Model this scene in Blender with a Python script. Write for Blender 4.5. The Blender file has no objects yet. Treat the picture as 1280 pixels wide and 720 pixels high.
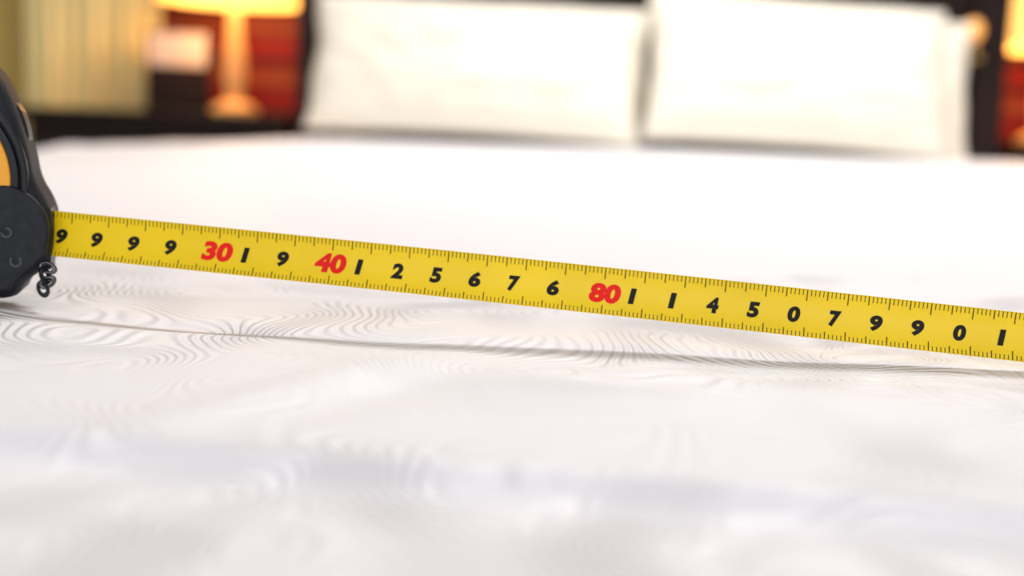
import bpy, bmesh, math, random
from mathutils import Vector, noise, Matrix
random.seed(4)
scene = bpy.context.scene
COL = scene.collection
try:
    scene.view_settings.view_transform = 'Standard'
    scene.view_settings.look = 'None'
except Exception:
    pass

# ---------------------------------------------------------------- materials
def mat(name, color, rough=0.6, metal=0.0, emis=None, estr=0.0, var=0.0, vscale=20.0,
        bump=0.0, bscale=200.0, sheen=0.0, spec=None):
    m = bpy.data.materials.new(name); m.use_nodes = True
    nt = m.node_tree; b = nt.nodes['Principled BSDF']
    b.inputs['Base Color'].default_value = (*color, 1)
    b.inputs['Roughness'].default_value = rough
    b.inputs['Metallic'].default_value = metal
    if spec is not None: b.inputs['Specular IOR Level'].default_value = spec
    if sheen: b.inputs['Sheen Weight'].default_value = sheen
    tc = nt.nodes.new('ShaderNodeTexCoord')
    n = nt.nodes.new('ShaderNodeTexNoise'); n.inputs['Scale'].default_value = vscale
    nt.links.new(tc.outputs['Object'], n.inputs['Vector'])
    if var:
        r = nt.nodes.new('ShaderNodeValToRGB')
        r.color_ramp.elements[0].position = .3; r.color_ramp.elements[1].position = .7
        r.color_ramp.elements[0].color = (*[max(0, c*(1-var)) for c in color], 1)
        r.color_ramp.elements[1].color = (*[min(1, c*(1+var)) for c in color], 1)
        nt.links.new(n.outputs['Fac'], r.inputs['Fac'])
        nt.links.new(r.outputs['Color'], b.inputs['Base Color'])
    if bump:
        n2 = nt.nodes.new('ShaderNodeTexNoise'); n2.inputs['Scale'].default_value = bscale
        nt.links.new(tc.outputs['Object'], n2.inputs['Vector'])
        bp = nt.nodes.new('ShaderNodeBump'); bp.inputs['Strength'].default_value = bump
        bp.inputs['Distance'].default_value = 0.001
        nt.links.new(n2.outputs['Fac'], bp.inputs['Height'])
        nt.links.new(bp.outputs['Normal'], b.inputs['Normal'])
    if emis:
        b.inputs['Emission Color'].default_value = (*emis, 1)
        b.inputs['Emission Strength'].default_value = estr
    return m

M_wall = mat('wall_paint', (.56, .40, .11), .8, var=.06, vscale=2)
M_side = mat('wall_paint_cream', (.80, .79, .78), .8, var=.03, vscale=2)
M_floor = mat('floor_carpet', (.24, .19, .16), .95, var=.2, vscale=40, bump=.5)
M_ceil = mat('ceiling_paint', (.88, .88, .88), .9, var=.02)
M_dark = mat('dark_wood', (.012, .004, .003), .5, var=.4, vscale=6, spec=.25)
M_mat = mat('mattress_cloth', (.8, .79, .78), .9, var=.03)
M_curtain = mat('curtain_cloth', (.98, .84, .43), .9, var=.02, vscale=8)
M_pillow = mat('pillow_cotton', (.94, .875, .735), .85, var=.02, vscale=5, bump=.2, bscale=300)
M_brass = mat('brass', (.75, .48, .16), .3, 1.0, var=.05)
M_white = mat('white_card', (.62, .55, .55), .7, var=.02)
M_shade = mat('lamp_shade', (.9, .65, .3), .8, emis=(1.0, .44, .07), estr=1.8, var=.05)
M_stem = mat('lamp_ceramic_glow', (.80, .48, .20), .3, var=.05, emis=(1, .45, .12), estr=.12)  # faint emission puts the lamplight glow into the ceramic itself
M_bulb = mat('warm_bulb', (.9, .5, .15), .4, emis=(1, .33, .04), estr=.8)
M_black = mat('black_rubber', (.010, .012, .016), .5, var=.3, vscale=300, bump=.25, bscale=2500, spec=.25)
M_black2 = mat('black_plastic', (.006, .007, .010), .35, var=.2, spec=.3)
M_grey = mat('grey_print', (.030, .034, .040), .5, var=.1)
M_yplast = mat('yellow_plastic', (.85, .36, .01), .35, var=.05)
M_steel = mat('steel', (.12, .12, .13), .3, 1.0, var=.1)
M_ink = mat('black_ink', (.008, .007, .005), .6, var=.1, spec=.2)
M_red = mat('red_ink', (.80, .012, .008), .6, var=.05, spec=.2)
M_blade = mat('yellow_lacquer', (.87, .60, .004), .42, var=.05, vscale=30, spec=.3)

def panel_mat():
    m = bpy.data.materials.new('red_wood_panel'); m.use_nodes = True
    nt = m.node_tree; b = nt.nodes['Principled BSDF']
    tc = nt.nodes.new('ShaderNodeTexCoord'); sp = nt.nodes.new('ShaderNodeSeparateXYZ')
    nt.links.new(tc.outputs['Object'], sp.inputs[0])
    mu = nt.nodes.new('ShaderNodeMath'); mu.operation = 'MULTIPLY'; mu.inputs[1].default_value = 7.5
    nt.links.new(sp.outputs['Z'], mu.inputs[0])
    fr = nt.nodes.new('ShaderNodeMath'); fr.operation = 'FRACT'; nt.links.new(mu.outputs[0], fr.inputs[0])
    r = nt.nodes.new('ShaderNodeValToRGB'); r.color_ramp.interpolation = 'EASE'
    e = r.color_ramp.elements
    e[0].position = 0; e[0].color = (.085, .002, .003, 1)
    e[1].position = 1; e[1].color = (.09, .003, .003, 1)
    x = e.new(.45); x.color = (.20, .005, .005, 1)
    x = e.new(.55); x.color = (.04, .003, .003, 1)
    x = e.new(.68); x.color = (.24, .045, .016, 1)
    nt.links.new(fr.outputs[0], r.inputs['Fac']); nt.links.new(r.outputs['Color'], b.inputs['Base Color'])
    b.inputs['Roughness'].default_value = .7
    b.inputs['Specular IOR Level'].default_value = .25
    return m
M_panel = panel_mat()

# jacquard satin
def duvet_mat():
    m = bpy.data.materials.new('jacquard_sheet'); m.use_nodes = True
    nt = m.node_tree; b = nt.nodes['Principled BSDF']; L = nt.links.new
    b.inputs['Base Color'].default_value = (.872, .853, .872, 1)
    b.inputs['Roughness'].default_value = .55
    b.inputs['Specular IOR Level'].default_value = .35
    tc = nt.nodes.new('ShaderNodeTexCoord')
    n = nt.nodes.new('ShaderNodeTexNoise'); n.inputs['Scale'].default_value = 15.0
    n.inputs['Detail'].default_value = .6; n.inputs['Distortion'].default_value = .2
    L(tc.outputs['Object'], n.inputs['Vector'])
    dt = nt.nodes.new('ShaderNodeVectorMath'); dt.operation = 'DOT_PRODUCT'
    dt.inputs[1].default_value = (800, 430, 0)
    L(tc.outputs['Object'], dt.inputs[0])
    mu = nt.nodes.new('ShaderNodeMath'); mu.operation = 'MULTIPLY_ADD'; mu.inputs[1].default_value = 190
    L(n.outputs['Fac'], mu.inputs[0]); L(dt.outputs['Value'], mu.inputs[2])
    si = nt.nodes.new('ShaderNodeMath'); si.operation = 'SINE'; L(mu.outputs[0], si.inputs[0])
    n2 = nt.nodes.new('ShaderNodeTexNoise'); n2.inputs['Scale'].default_value = 8.0; n2.inputs['Detail'].default_value = .5
    L(tc.outputs['Object'], n2.inputs['Vector'])
    r = nt.nodes.new('ShaderNodeValToRGB'); r.color_ramp.elements[0].position = .34; r.color_ramp.elements[1].position = .48
    r.color_ramp.elements[0].color = (.3,.3,.3,1)
    L(n2.outputs['Fac'], r.inputs['Fac'])
    m2 = nt.nodes.new('ShaderNodeMath'); m2.operation = 'MULTIPLY'
    L(si.outputs[0], m2.inputs[0]); L(r.outputs['Color'], m2.inputs[1])
    # the woven band is at the foot end of the cloth; the rest is plain
    sp = nt.nodes.new('ShaderNodeSeparateXYZ'); L(tc.outputs['Object'], sp.inputs[0])
    mr = nt.nodes.new('ShaderNodeMapRange'); mr.inputs['From Min'].default_value = .50; mr.inputs['From Max'].default_value = .80
    mr.inputs['To Min'].default_value = 1; mr.inputs['To Max'].default_value = 0
    L(sp.outputs['Y'], mr.inputs['Value'])
    m4 = nt.nodes.new('ShaderNodeMath'); m4.operation = 'MULTIPLY'
    L(m2.outputs[0], m4.inputs[0]); L(mr.outputs[0], m4.inputs[1])
    n3 = nt.nodes.new('ShaderNodeTexNoise'); n3.inputs['Scale'].default_value = 900
    L(tc.outputs['Object'], n3.inputs['Vector'])
    m3 = nt.nodes.new('ShaderNodeMath'); m3.operation = 'MULTIPLY_ADD'; m3.inputs[1].default_value = .3
    L(n3.outputs['Fac'], m3.inputs[0]); L(m4.outputs[0], m3.inputs[2])
    bp = nt.nodes.new('ShaderNodeBump'); bp.inputs['Strength'].default_value = .9
    bp.inputs['Distance'].default_value = .0005
    L(m3.outputs[0], bp.inputs['Height']); L(bp.outputs['Normal'], b.inputs['Normal'])
    return m
M_duvet = duvet_mat()

# ---------------------------------------------------------------- helpers
def obj(name, verts, faces, m, parent=None, smooth=False):
    me = bpy.data.meshes.new(name); me.from_pydata([tuple(v) for v in verts], [], faces)
    me.materials.append(m); me.update()
    o = bpy.data.objects.new(name, me); COL.objects.link(o)
    if smooth:
        for p in me.polygons: p.use_smooth = True
    if parent: o.parent = parent
    return o
def boxes(name, lst, m, parent=None, bevel=0.0):
    V, F = [], []
    for (x0, x1, y0, y1, z0, z1) in lst:
        b = len(V)
        V += [(x0,y0,z0),(x1,y0,z0),(x1,y1,z0),(x0,y1,z0),(x0,y0,z1),(x1,y0,z1),(x1,y1,z1),(x0,y1,z1)]
        F += [tuple(b+i for i in f) for f in [(0,3,2,1),(4,5,6,7),(0,1,5,4),(1,2,6,5),(2,3,7,6),(3,0,4,7)]]
    o = obj(name, V, F, m, parent)
    if bevel:
        md = o.modifiers.new('bevel', 'BEVEL'); md.width = bevel; md.segments = 3
    return o
def empty(name, loc=(0,0,0)):
    e = bpy.data.objects.new(name, None); COL.objects.link(e); e.location = loc
    e.empty_display_size = .05
    return e
def lathe(name, prof, c, m, parent=None, n=40, caps=True):
    V, F = [], []
    for (r, z) in prof:
        for i in range(n):
            a = 2*math.pi*i/n
            V.append((c[0]+r*math.cos(a), c[1]+r*math.sin(a), c[2]+z))
    for j in range(len(prof)-1):
        for i in range(n):
            k = (i+1) % n
            F.append((j*n+i, j*n+k, (j+1)*n+k, (j+1)*n+i))
    if caps:
        F.append(tuple(reversed(range(n)))); F.append(tuple((len(prof)-1)*n+i for i in range(n)))
    return obj(name, V, F, m, parent, True)
def ss(a, b, x):
    t = max(0, min(1, (x-a)/(b-a))); return t*t*(3-2*t)

# ---------------------------------------------------------------- room
X0, X1, Y0, Y1, H = -2.4, 2.9, -2.4, 3.2, 2.6
boxes('floor', [(X0,X1,Y0,Y1,-.1,0)], M_floor)
boxes('ceiling', [(X0,X1,Y0,Y1,H,H+.1)], M_ceil)
boxes('wall_back', [(X0-.1,X1+.1,Y1,Y1+.1,0,H)], M_wall)
boxes('wall_left', [(X0-.1,X0,Y0,Y1,0,H)], M_side)
boxes('wall_right', [(X1,X1+.1,Y0,Y1,0,H)], M_side)
boxes('wall_front', [(X0-.1,-1.3,Y0-.1,Y0,0,H),(1.6,X1+.1,Y0-.1,Y0,0,H),(-1.3,1.6,Y0-.1,Y0,0,.7),(-1.3,1.6,Y0-.1,Y0,2.35,H)], M_side)
boxes('window_1', [(-1.3,-1.24,Y0-.08,Y0-.02,.7,2.35),(1.54,1.6,Y0-.08,Y0-.02,.7,2.35),(.12,.18,Y0-.08,Y0-.02,.7,2.35),
                   (-1.3,1.6,Y0-.08,Y0-.02,.7,.76),(-1.3,1.6,Y0-.08,Y0-.02,2.29,2.35)], M_side)
boxes('baseboard_back', [(X0,X1,Y1-.015,Y1,0,.1)], M_dark)
boxes('trim_1', [(-.95,1.75,Y1-.03,Y1-.001,.1,1.9)], M_panel)

# curtain
V, F = [], []
N = 60
for i in range(N+1):
    x = -1.27 + .345*i/N
    y = 3.135 + .018*math.sin(i*.95) + .006*math.sin(i*.37)
    for z in (.02, .8, 1.6, 2.45): V.append((x, y, z))
for i in range(N):
    for j in range(3):
        a = i*4+j; F.append((a, a+4, a+5, a+1))
cur = obj('curtain', V, F, M_curtain, None, True)
sm = cur.modifiers.new('s', 'SOLIDIFY'); sm.thickness = .004

# ---------------------------------------------------------------- bed
bed = empty('bed', (0,0,0))
BX0, BX1, BY0, BY1 = -.74, 1.25, .0, 2.60
boxes('bed_base', [(BX0+.06,BX1-.06,BY0+.06,BY1,.10,.30)], M_dark, bed, .01)
boxes('mattress', [(BX0+.04,BX1-.04,BY0+.05,BY1-.01,.30,.575)], M_mat, bed, .03)
boxes('bed_legs', [(x,x+.07,y,y+.07,0,.10) for x in (BX0+.1,BX1-.2) for y in (.1,2.45)], M_dark, bed)
HX0, HX1 = -.465, 1.03
boxes('headboard_panel', [(HX0+.05,HX1-.05,2.66,2.70,.12,1.30)], M_dark, bed, .006)
boxes('headboard_rails', [(HX0+.05,HX1-.05,2.645,2.70,1.22,1.34),(HX0+.05,HX1-.05,2.645,2.70,.55,.62),
                          (.26,.32,2.645,2.70,.6,1.25)], M_dark, bed, .006)
boxes('headboard_posts', [(HX0-.02,HX0+.055,2.63,2.71,0,1.38),(HX1-.055,HX1+.02,2.63,2.71,0,1.38)], M_dark, bed, .01)

def path_y(x, pts):
    if x <= pts[0][0]: return pts[0][1]
    for (a, ya), (b, yb) in zip(pts, pts[1:]):
        if x <= b:
            return ya+(yb-ya)*(x-a)/(b-a)
    return pts[-1][1]
CRE = [(-.4,.50),(-.2,.455),(-.14,.437),(-.09,.422),(-.04,.408),(.02,.398),(.1,.390),(.2,.385),(.5,.38)]
WR = []   # wrinkle segments (x0,y0,x1,y1,height,width)
WR += [(-.02,.40,-.10,.27,.0026,.012), (.0,.40,-.055,.30,-.0016,.010), (.03,.39,.11,.33,.0014,.010),
       (-.16,.40,-.06,.415,.0013,.009), (-.25,.43,-.12,.44,.0010,.009), (.10,.365,.24,.37,.0008,.010),
       (-.3,.9,.2,.8,.002,.05), (.1,1.1,.8,.95,.002,.06), (-.5,1.4,.3,1.45,.003,.07),(.3,.62,.0,.56,.0014,.020)]
def seg_d(x, y, s):
    ax, ay, bx, by = s[:4]; dx, dy = bx-ax, by-ay
    t = max(0, min(1, ((x-ax)*dx+(y-ay)*dy)/(dx*dx+dy*dy)))
    return math.hypot(x-ax-t*dx, y-ay-t*dy), t
def hz(x, y):
    z = .600
    z += (.010+.020*ss(-.72, -.35, x))*ss(1.72, 1.98, y+.02*math.sin(x*3)) + .003*math.exp(-((y-2.0)/.05)**2)
    z += .0035*math.exp(-((x+.24)/.10)**2-((y-.46)/.06)**2)
    d = y-path_y(x, CRE) + .004*noise.noise(Vector((x*14, 2, 1)))
    z += -.0018*math.exp(-(d/.020)**2) + .0008*math.exp(-((d+.040)/.022)**2)
    # folded hem crossing the foreground: a raised roll and a step down toward the foot
    d2 = y-(.254-.147*x)
    z += .0040*math.exp(-(d2/.0048)**2) - .0022*(1-ss(-.010,.002,d2))*ss(-.12,-.02,d2)
    near = ss(.05,.2,abs(y-.43))
    far = 1-.75*ss(.6,1.0,y)
    z += .0022*far*(.35+.65*near)*noise.noise(Vector((x*5, y*7, 3))) + .0006*far*noise.noise(Vector((x*16, y*22, 7)))
    z += .005*noise.noise(Vector((x*1.8, y*1.8, 9)))*ss(.6,1.4,y)
    for s in WR:
        if abs(x-s[0]) < .8:
            dd, t = seg_d(x, y, s); z += s[4]*math.exp(-(dd/s[5])**2)*math.sin(math.pi*min(1,max(0,t*.9+.05)))
    return z
def axis(lo, hi, flo, fhi, fs, cs):
    a = []; v = lo
    while v < hi-1e-6:
        a.append(v); v += fs if flo <= v < fhi else cs
    a.append(hi); return a
xs = axis(BX0, BX1, -.34, .34, .004, .022)
ys = axis(BY0, BY1, .12, .62, .0016, .020)
R = .06
def drape(off):
    if off < R*math.pi/2:
        a = off/R; return R*math.sin(a), R*(1-math.cos(a))
    return R+.01, R+(off-R*math.pi/2)
offs = [.012,.03,.05,.07,.09,.12,.18,.25,.33,.42]
XP = [(-o, BX0) for o in reversed(offs)] + [(0, x) for x in xs] + [(o, BX1) for o in offs]
YP = [(-o, BY0) for o in reversed(offs)] + [(0, y) for y in ys]
V, F = [], []
for (oy, y) in YP:
    for (ox, x) in XP:
        hx, dx_ = drape(abs(ox)) if ox else (0,0)
        hy, dy_ = drape(abs(oy)) if oy else (0,0)
        wob = .012*math.sin(y*14+x*11)*ss(.08,.3,max(abs(ox),abs(oy)))
        px = x + (math.copysign(hx+wob, ox) if ox else 0)
        py = y + (math.copysign(hy+wob, oy) if oy else 0)
        V.append((px, py, hz(x, y)-max(dx_, dy_)))
nx = len(XP)
for j in range(len(YP)-1):
    for i in range(nx-1):
        a = j*nx+i; F.append((a, a+1, a+nx+1, a+nx))
obj('duvet', V, F, M_duvet, None, True)

# ---------------------------------------------------------------- pillows
def pillow(w, h, t, loc, rot, seed):
    n = 48; V, F = [], []
    def pt(u, v, s):
        e = (max(0, 1-abs(u)**2.6)*max(0, 1-abs(v)**2.6))**.5
        px = w/2*u*(1-.04*(1-v*v)*abs(u)) ; pz = h/2*v*(1-.06*(1-u*u)*abs(v))
        th = t/2*e*(1+.12*noise.noise(Vector((u*2.2+seed, v*2.2, s)))) + .0015
        th += .008*e*noise.noise(Vector((u*5+seed, v*5, s*3)))
        return (px+.006*noise.noise(Vector((v*2, seed, u))), s*th, pz)
    for s in (-1, 1):
        for j in range(n+1):
            for i in range(n+1):
                V.append(pt(-1+2*i/n, -1+2*j/n, s))
    K = (n+1)**2
    for j in range(n):
        for i in range(n):
            a = j*(n+1)+i
            F.append((a, a+1, a+n+2, a+n+1)); F.append((K+a, K+a+n+1, K+a+n+2, K+a+1))
    rim = [i for i in range(n+1)] + [j*(n+1)+n for j in range(1, n+1)] + [n*(n+1)+i for i in range(n-1, -1, -1)] + [j*(n+1) for j in range(n-1, 0, -1)]
    for a, b in zip(rim, rim[1:]+rim[:1]): F.append((a, K+a, K+b, b))
    o = obj('pillow', V, F, M_pillow, None, True)
    o.location = loc; o.rotation_euler = rot
    return o
rd = math.radians
pillow(.655, .29, .13, (-.091, 2.42, .779), (rd(-22), rd(1), 0), 1)
pillow(.60, .32, .13, (.548, 2.42, .792), (rd(-22), rd(2), 0), 5)
pillow(.640, .285, .10, (-.046, 2.565, .782), (rd(-14), rd(0), 0), 9)
pillow(.670, .305, .10, (.616, 2.565, .789), (rd(-14), rd(3), 0), 13)

# ---------------------------------------------------------------- nightstands and lamps
def nightstand(x0, x1):
    e = empty('nightstand')
    y0, y1 = 2.74, 3.09
    boxes('top', [(x0,x1,y0,y1,.640,.670)], M_dark, e, .005)
    boxes('body', [(x0+.02,x1-.02,y0+.02,y1-.01,.12,.640)], M_dark, e, .004)
    boxes('drawer_fronts', [(x0+.04,x1-.04,y0+.008,y0+.024,.40,.615),(x0+.04,x1-.04,y0+.008,y0+.024,.16,.38)], M_dark, e, .004)
    boxes('handles', [((x0+x1)/2-.05,(x0+x1)/2+.05,y0-.006,y0+.008,z,z+.012) for z in (.49,.27)], M_brass, e, .002)
    boxes('legs', [(x,x+.04,y,y+.04,0,.12) for x in (x0+.03,x1-.07) for y in (y0+.03,y1-.06)], M_dark, e)
nightstand(-1.14, -.52); nightstand(1.12, 1.72)
def table_lamp(x, y, z0, dz=0):
    e = empty('table_lamp')
    lathe('base', [(.055,0),(.057,.012),(.040,.022),(.018,.035)], (x,y,z0), M_stem, e)
    lathe('stem', [(.016,.03),(.021,.05),(.025,.09),(.024,.14),(.018,.18),(.014,.22),(.016,.235),(.010,.25),(.010,.30)], (x,y,z0), M_stem, e)
    lathe('shade', [(.18,.262+dz),(.178,.267+dz),(.13,.50),(.127,.50),(.174,.269+dz),(.176,.262+dz)], (x,y,z0), M_shade, e, 48, False)
    lathe('bulb', [(.008,.30),(.028,.33),(.034,.36),(.024,.39),(.004,.40)], (x,y,z0), M_bulb, e, 24)
    l = bpy.data.lights.new('lamp_light', 'POINT'); l.energy = 5; l.color = (1,.60,.26); l.shadow_soft_size = .05
    o = bpy.data.objects.new('lamp_light', l); COL.objects.link(o); o.location = (x,y,z0+.27); o.parent = e
table_lamp(-.68, 2.90, .670)
table_lamp(1.25, 2.90, .670, -.036)
pf = empty('picture_frame')
boxes('frame', [(-.930,-.770,3.02,3.035,.670,.868)], M_dark, pf, .003)
boxes('card', [(-.922,-.778,3.014,3.022,.782,.862)], M_white, pf)
boxes('frame_foot', [(-.87,-.84,3.03,3.085,.670,.677)], M_dark, pf)
rl = empty('post_glow')  # orange glowing spot by the post, built as an added globe on an arm
lathe('arm', [(.005,0),(.005,.045)], (.968,2.618,.85), M_brass, rl, 16)
boxes('mount', [(.963,.985,2.612,2.629,.845,.857)], M_brass, rl, .002)
lathe('globe', [(.004,-.024),(.014,-.018),(.020,0),(.015,.017),(.004,.024)], (.960,2.607,.906), M_bulb, rl, 24)

# ---------------------------------------------------------------- tape measure
tape = empty('tape_measure')
A = Vector((-.1704,.448,.6296)); B = Vector((.1708,.413,.6107))
D = (B-A).normalized(); U = (B-A).length/24
tl = rd(14)
W = Vector((0, math.sin(tl), math.cos(tl))); W = (W-D*W.dot(D)).normalized()
Nn = D.cross(W).normalized()
if Nn.y > 0: Nn = -Nn
HW = .0085
def bp_(s, v, off=0.0):
    k = v/HW
    wave = .0006*math.sin(math.pi*s/.34)
    return A + D*s + W*(v+wave) + Nn*(.0013*(k*k) + off)
V, F = [], []
s0, s1, ns, nv = -.010, U*33, 80, 12
for i in range(ns+1):
    for j in range(nv+1):
        V.append(bp_(s0+(s1-s0)*i/ns, -HW+2*HW*j/nv))
for i in range(ns):
    for j in range(nv):
        a = i*(nv+1)+j; F.append((a, a+nv+1, a+nv+2, a+1))
bl = obj('blade', V, F, M_blade, tape, True)
sd = bl.modifiers.new('s', 'SOLIDIFY'); sd.thickness = .00012; sd.offset = 0
V, F = [], []
def tick(s, v0, v1, w):
    n = 4; b = len(V)
    for j in range(n+1):
        v = v0+(v1-v0)*j/n
        V.append(bp_(s-w/2, v, .00016)); V.append(bp_(s+w/2, v, .00016))
    for j in range(n):
        F.append((b+2*j, b+2*j+1, b+2*j+3, b+2*j+2))
for i in range(-5, 330):
    s = (i/10)*U
    L_ = .0040 if i % 10 == 0 else (.0031 if i % 5 == 0 else .0021)
    w = .00034 if i % 5 == 0 else .00026
    tick(s+.3*U, HW-.0002, HW-.0002-L_, w)
    tick(s+.3*U, -HW+.0002, -HW+.0002+L_*.8, w)
obj('graduations', V, F, M_ink, tape)
def numeral(txt, s, vc, w, h, m, name, bold=.055, shear=.12):
    c = bpy.data.curves.new('n', 'FONT'); c.body = txt; c.offset = bold; c.shear = shear
    c.resolution_u = 4; c.space_character = 1.02
    o = bpy.data.objects.new('n', c); COL.objects.link(o)
    dg = bpy.context.evaluated_depsgraph_get()
    me = bpy.data.meshes.new_from_object(o.evaluated_get(dg))
    bpy.data.objects.remove(o); bpy.data.curves.remove(c)
    x0 = min(v.co.x for v in me.vertices); x1 = max(v.co.x for v in me.vertices)
    y0 = min(v.co.y for v in me.vertices); y1 = max(v.co.y for v in me.vertices)
    V = [bp_(s+((v.co.x-x0)/(x1-x0)-.5)*w, vc+((v.co.y-y0)/(y1-y0)-.5)*h, .00018) for v in me.vertices]
    F = [tuple(p.vertices) for p in me.polygons]
    bpy.data.meshes.remove(me)
    return V, F
def build_nums(items, m, name):
    V, F = [], []
    for it in items:
        v, f = numeral(*it, m, name)
        b = len(V); V += v; F += [tuple(b+i for i in q) for q in f]
    obj(name, V, F, m, tape)
seq = {0:'9',1:'9',2:'9',3:'9',5:'1',6:'9',8:'1',9:'2',10:'5',11:'6',12:'7',13:'6',15:'1',16:'1',17:'4',18:'5',19:'0',20:'7',21:'9',22:'9',23:'0',24:'1',
       25:'2',26:'3',28:'1',29:'2',30:'4',31:'5'}
items = [(t, k*U+(.0010 if k == 0 else .0004), -.0008, (.0028 if t == '1' else .0044), .0057) for k, t in seq.items()]
build_nums(items, M_ink, 'numerals_black')
build_nums([('30', 4.28*U, -.0005, .0118, .0073), ('40', 7.28*U, -.0005, .0118, .0073), ('80', 14.34*U, -.0008, .0114, .0071), ('90', 27.2*U, -.0008, .0108, .0070)], M_red, 'numerals_red')
e = s1
V = [bp_(e-.012,-.006,.0004), bp_(e,-.006,.0004), bp_(e,.006,.0004), bp_(e-.012,.006,.0004), bp_(e,-.006,-.010), bp_(e,.006,-.010)]
hk = obj('end_hook', V, [(0,1,2,3),(1,4,5,2)], M_steel, tape); hk.modifiers.new('s','SOLIDIFY').thickness = .0008

# case, turned about its mouth
PX, PY, CA = -.1735, .448, rd(14)
def rotc(x, y):
    dx, dy = x+.1725, y-PY
    return PX+dx*math.cos(CA)-dy*math.sin(CA), PY+dx*math.sin(CA)+dy*math.cos(CA)
def extrude(name, pts, y0, y1, m, bevel, seg=4):
    n = len(pts)
    V = [(*rotc(x, y0), z) for x, z in pts] + [(*rotc(x, y1), z) for x, z in pts]
    F = [tuple(range(n)), tuple(reversed(range(n, 2*n)))]
    for i in range(n):
        k = (i+1) % n; F.append((i, i+n, k+n, k))
    o = obj(name, V, F, m, tape)
    bm = bmesh.new(); bm.from_mesh(o.data); bmesh.ops.recalc_face_normals(bm, faces=bm.faces); bm.to_mesh(o.data); bm.free()
    if bevel:
        b = o.modifiers.new('b', 'BEVEL'); b.width = bevel; b.segments = seg; b.limit_method = 'ANGLE'; b.angle_limit = rd(40)
        for p in o.data.polygons: p.use_smooth = True
        o.modifiers.new('w', 'WEIGHTED_NORMAL')
    return o
def smooth_pts(p, it=2):
    for _ in range(it):
        q = []
        for a, b in zip(p, p[1:]+p[:1]):
            q.append((a[0]*.75+b[0]*.25, a[1]*.75+b[1]*.25)); q.append((a[0]*.25+b[0]*.75, a[1]*.25+b[1]*.75))
        p = q
    return p
outline = [(-.199,.6945),(-.1895,.690),(-.1830,.674),(-.1792,.660),(-.1777,.650),(-.1735,.643),(-.1712,.636),(-.172,.619),
           (-.176,.616),(-.1815,.612),(-.184,.606),(-.197,.6055),(-.262,.6055),(-.277,.610),(-.280,.650),(-.270,.682),(-.248,.698),(-.222,.700)]
cy0, cy1 = .440, .469
extrude('case_body', smooth_pts(outline, 2), cy0, cy1, M_black, .0045)
grip = [(-.199,.643),(-.190,.6485),(-.182,.6475),(-.1755,.6425),(-.1718,.635),(-.1730,.6225),(-.1785,.6185),(-.1850,.613),(-.1855,.6085),(-.215,.6075),(-.215,.622),(-.206,.632)]
extrude('nose_grip', smooth_pts(grip, 2), cy0-.003, cy1+.002, M_black, .0015)
def arc_band(name, c, r0, r1, a0, a1, y0, y1, m, bevel=.0008, n=28):
    p = [(c[0]+r1*math.cos(rd(a0+(a1-a0)*i/n)), c[1]+r1*math.sin(rd(a0+(a1-a0)*i/n))) for i in range(n+1)]
    p += [(c[0]+r0*math.cos(rd(a1-(a1-a0)*i/n)), c[1]+r0*math.sin(rd(a1-(a1-a0)*i/n))) for i in range(n+1)]
    return extrude(name, p, y0, y1, m, bevel)
cc = (-.2165, .6500)
arc_band('rim_ring', cc, .0350, .0375, -28, 150, cy0-.0022, cy0+.004, M_black2)
disc = [(cc[0]+.0345*math.cos(2*math.pi*i/64), cc[1]+.0345*math.sin(2*math.pi*i/64)) for i in range(64)]
extrude('side_disc', disc, cy0-.0012, cy0+.003, M_black2, .0008)
arc_band('yellow_inlay', cc, .0275, .0315, -8, 42, cy0-.0022, cy0, M_yplast)
arc_band('yellow_inlay_rear', cc, .0275, .0315, 110, 250, cy0-.0022, cy0, M_yplast)
for i, (gx, gz, rr) in enumerate([(-.1935,.6262,.0030),(-.1925,.6142,.0032),(-.1835,.6205,.0022),(-.1865,.6310,.0020)]):
    arc_band('embossed_mark_%d' % (i+1), (gx,gz), rr*.62, rr, 60+40*i, 330+40*i, cy0-.0036, cy0-.0025, M_grey, 0, 20)
extrude('thumb_lock', smooth_pts([(-.189,.681),(-.183,.677),(-.1795,.665),(-.182,.661),(-.190,.671)],2), .450,.462, M_black2, .001)
extrude('mouth_frame', [(-.1745,.6415),(-.1720,.6395),(-.1722,.6165),(-.1745,.6175)], .4425,.456, M_black2, .0008)
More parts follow.
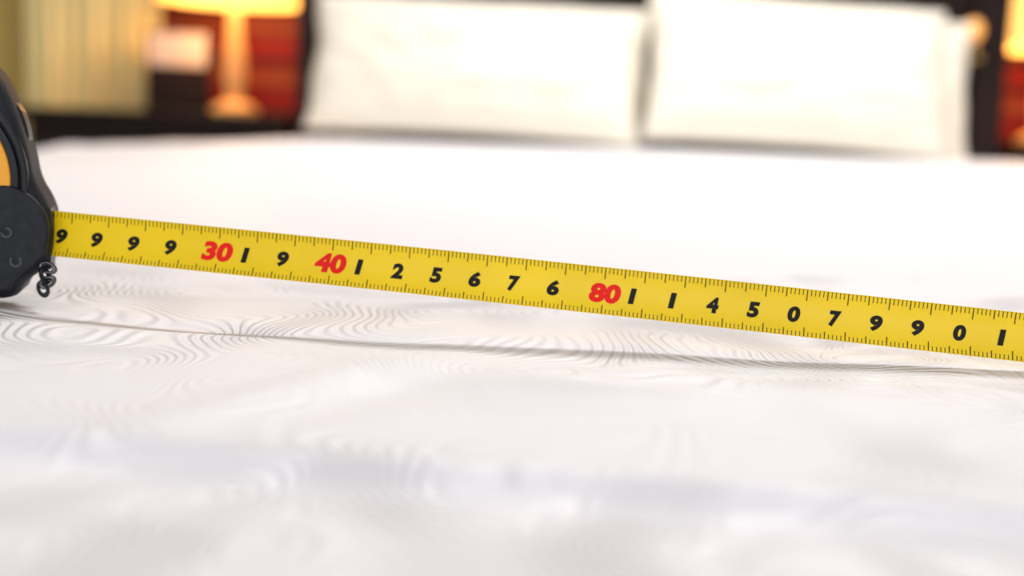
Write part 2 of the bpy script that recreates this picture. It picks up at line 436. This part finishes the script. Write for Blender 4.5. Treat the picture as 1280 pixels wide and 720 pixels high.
def link(c, r, t, rot, k):
    bpy.ops.mesh.primitive_torus_add(major_radius=r, minor_radius=t, major_segments=28, minor_segments=10, location=c, rotation=rot)
    o = bpy.context.active_object; o.name = 'strap_link_%d' % k; o.data.materials.append(M_steel if k % 2 else M_black2); o.parent = tape
    o.scale = (1, .65, 1)
    for p in o.data.polygons: p.use_smooth = True
link((-.1722,.4405,.6178), .0027, .0010, (rd(80), rd(20), 0), 1)
link((-.1730,.4400,.6150), .0027, .0010, (rd(60), rd(70), rd(40)), 2)
link((-.1720,.4395,.6125), .0027, .0010, (rd(95), rd(-30), 0), 3)
link((-.1734,.4390,.6100), .0025, .0010, (rd(50), rd(60), rd(-30)), 4)

# ---------------------------------------------------------------- lights
def area(name, loc, rot, sx, sy, e, col):
    l = bpy.data.lights.new(name, 'AREA'); l.shape = 'RECTANGLE'; l.size = sx; l.size_y = sy; l.energy = e; l.color = col
    o = bpy.data.objects.new(name, l); COL.objects.link(o); o.location = loc; o.rotation_euler = rot
area('overhead_key', (.5, 1.9, 2.55), (rd(-14),0,0), .9, .45, 48, (1,.985,.975))  # unseen overhead source, added to bring out cloth relief and the tape's shadow
area('front_fill', (.15, Y0+.06, 1.55), (rd(80),0,0), 2.6, 1.5, 36, (.985,.985,1))  # unseen fill added behind the camera to brighten the tape and other front faces
w = bpy.data.worlds.new('world'); scene.world = w; w.use_nodes = True
w.node_tree.nodes['Background'].inputs['Color'].default_value = (.75,.85,1,1)
w.node_tree.nodes['Background'].inputs['Strength'].default_value = 1.0

# ---------------------------------------------------------------- camera
cam = bpy.data.cameras.new('camera'); co = bpy.data.objects.new('camera', cam); COL.objects.link(co)
cam.sensor_width = 36; cam.lens = 42.19; cam.clip_start = .01
co.location = (0, 0, .678)
th, r = math.radians(7.9), math.radians(2.2)
co.rotation_mode = 'QUATERNION'
from mathutils import Quaternion
co.rotation_quaternion = Quaternion((1,0,0), math.pi/2-th) @ Quaternion((0,0,1), r)
cam.dof.use_dof = True; cam.dof.focus_distance = .415; cam.dof.aperture_fstop = 4.8
scene.camera = co
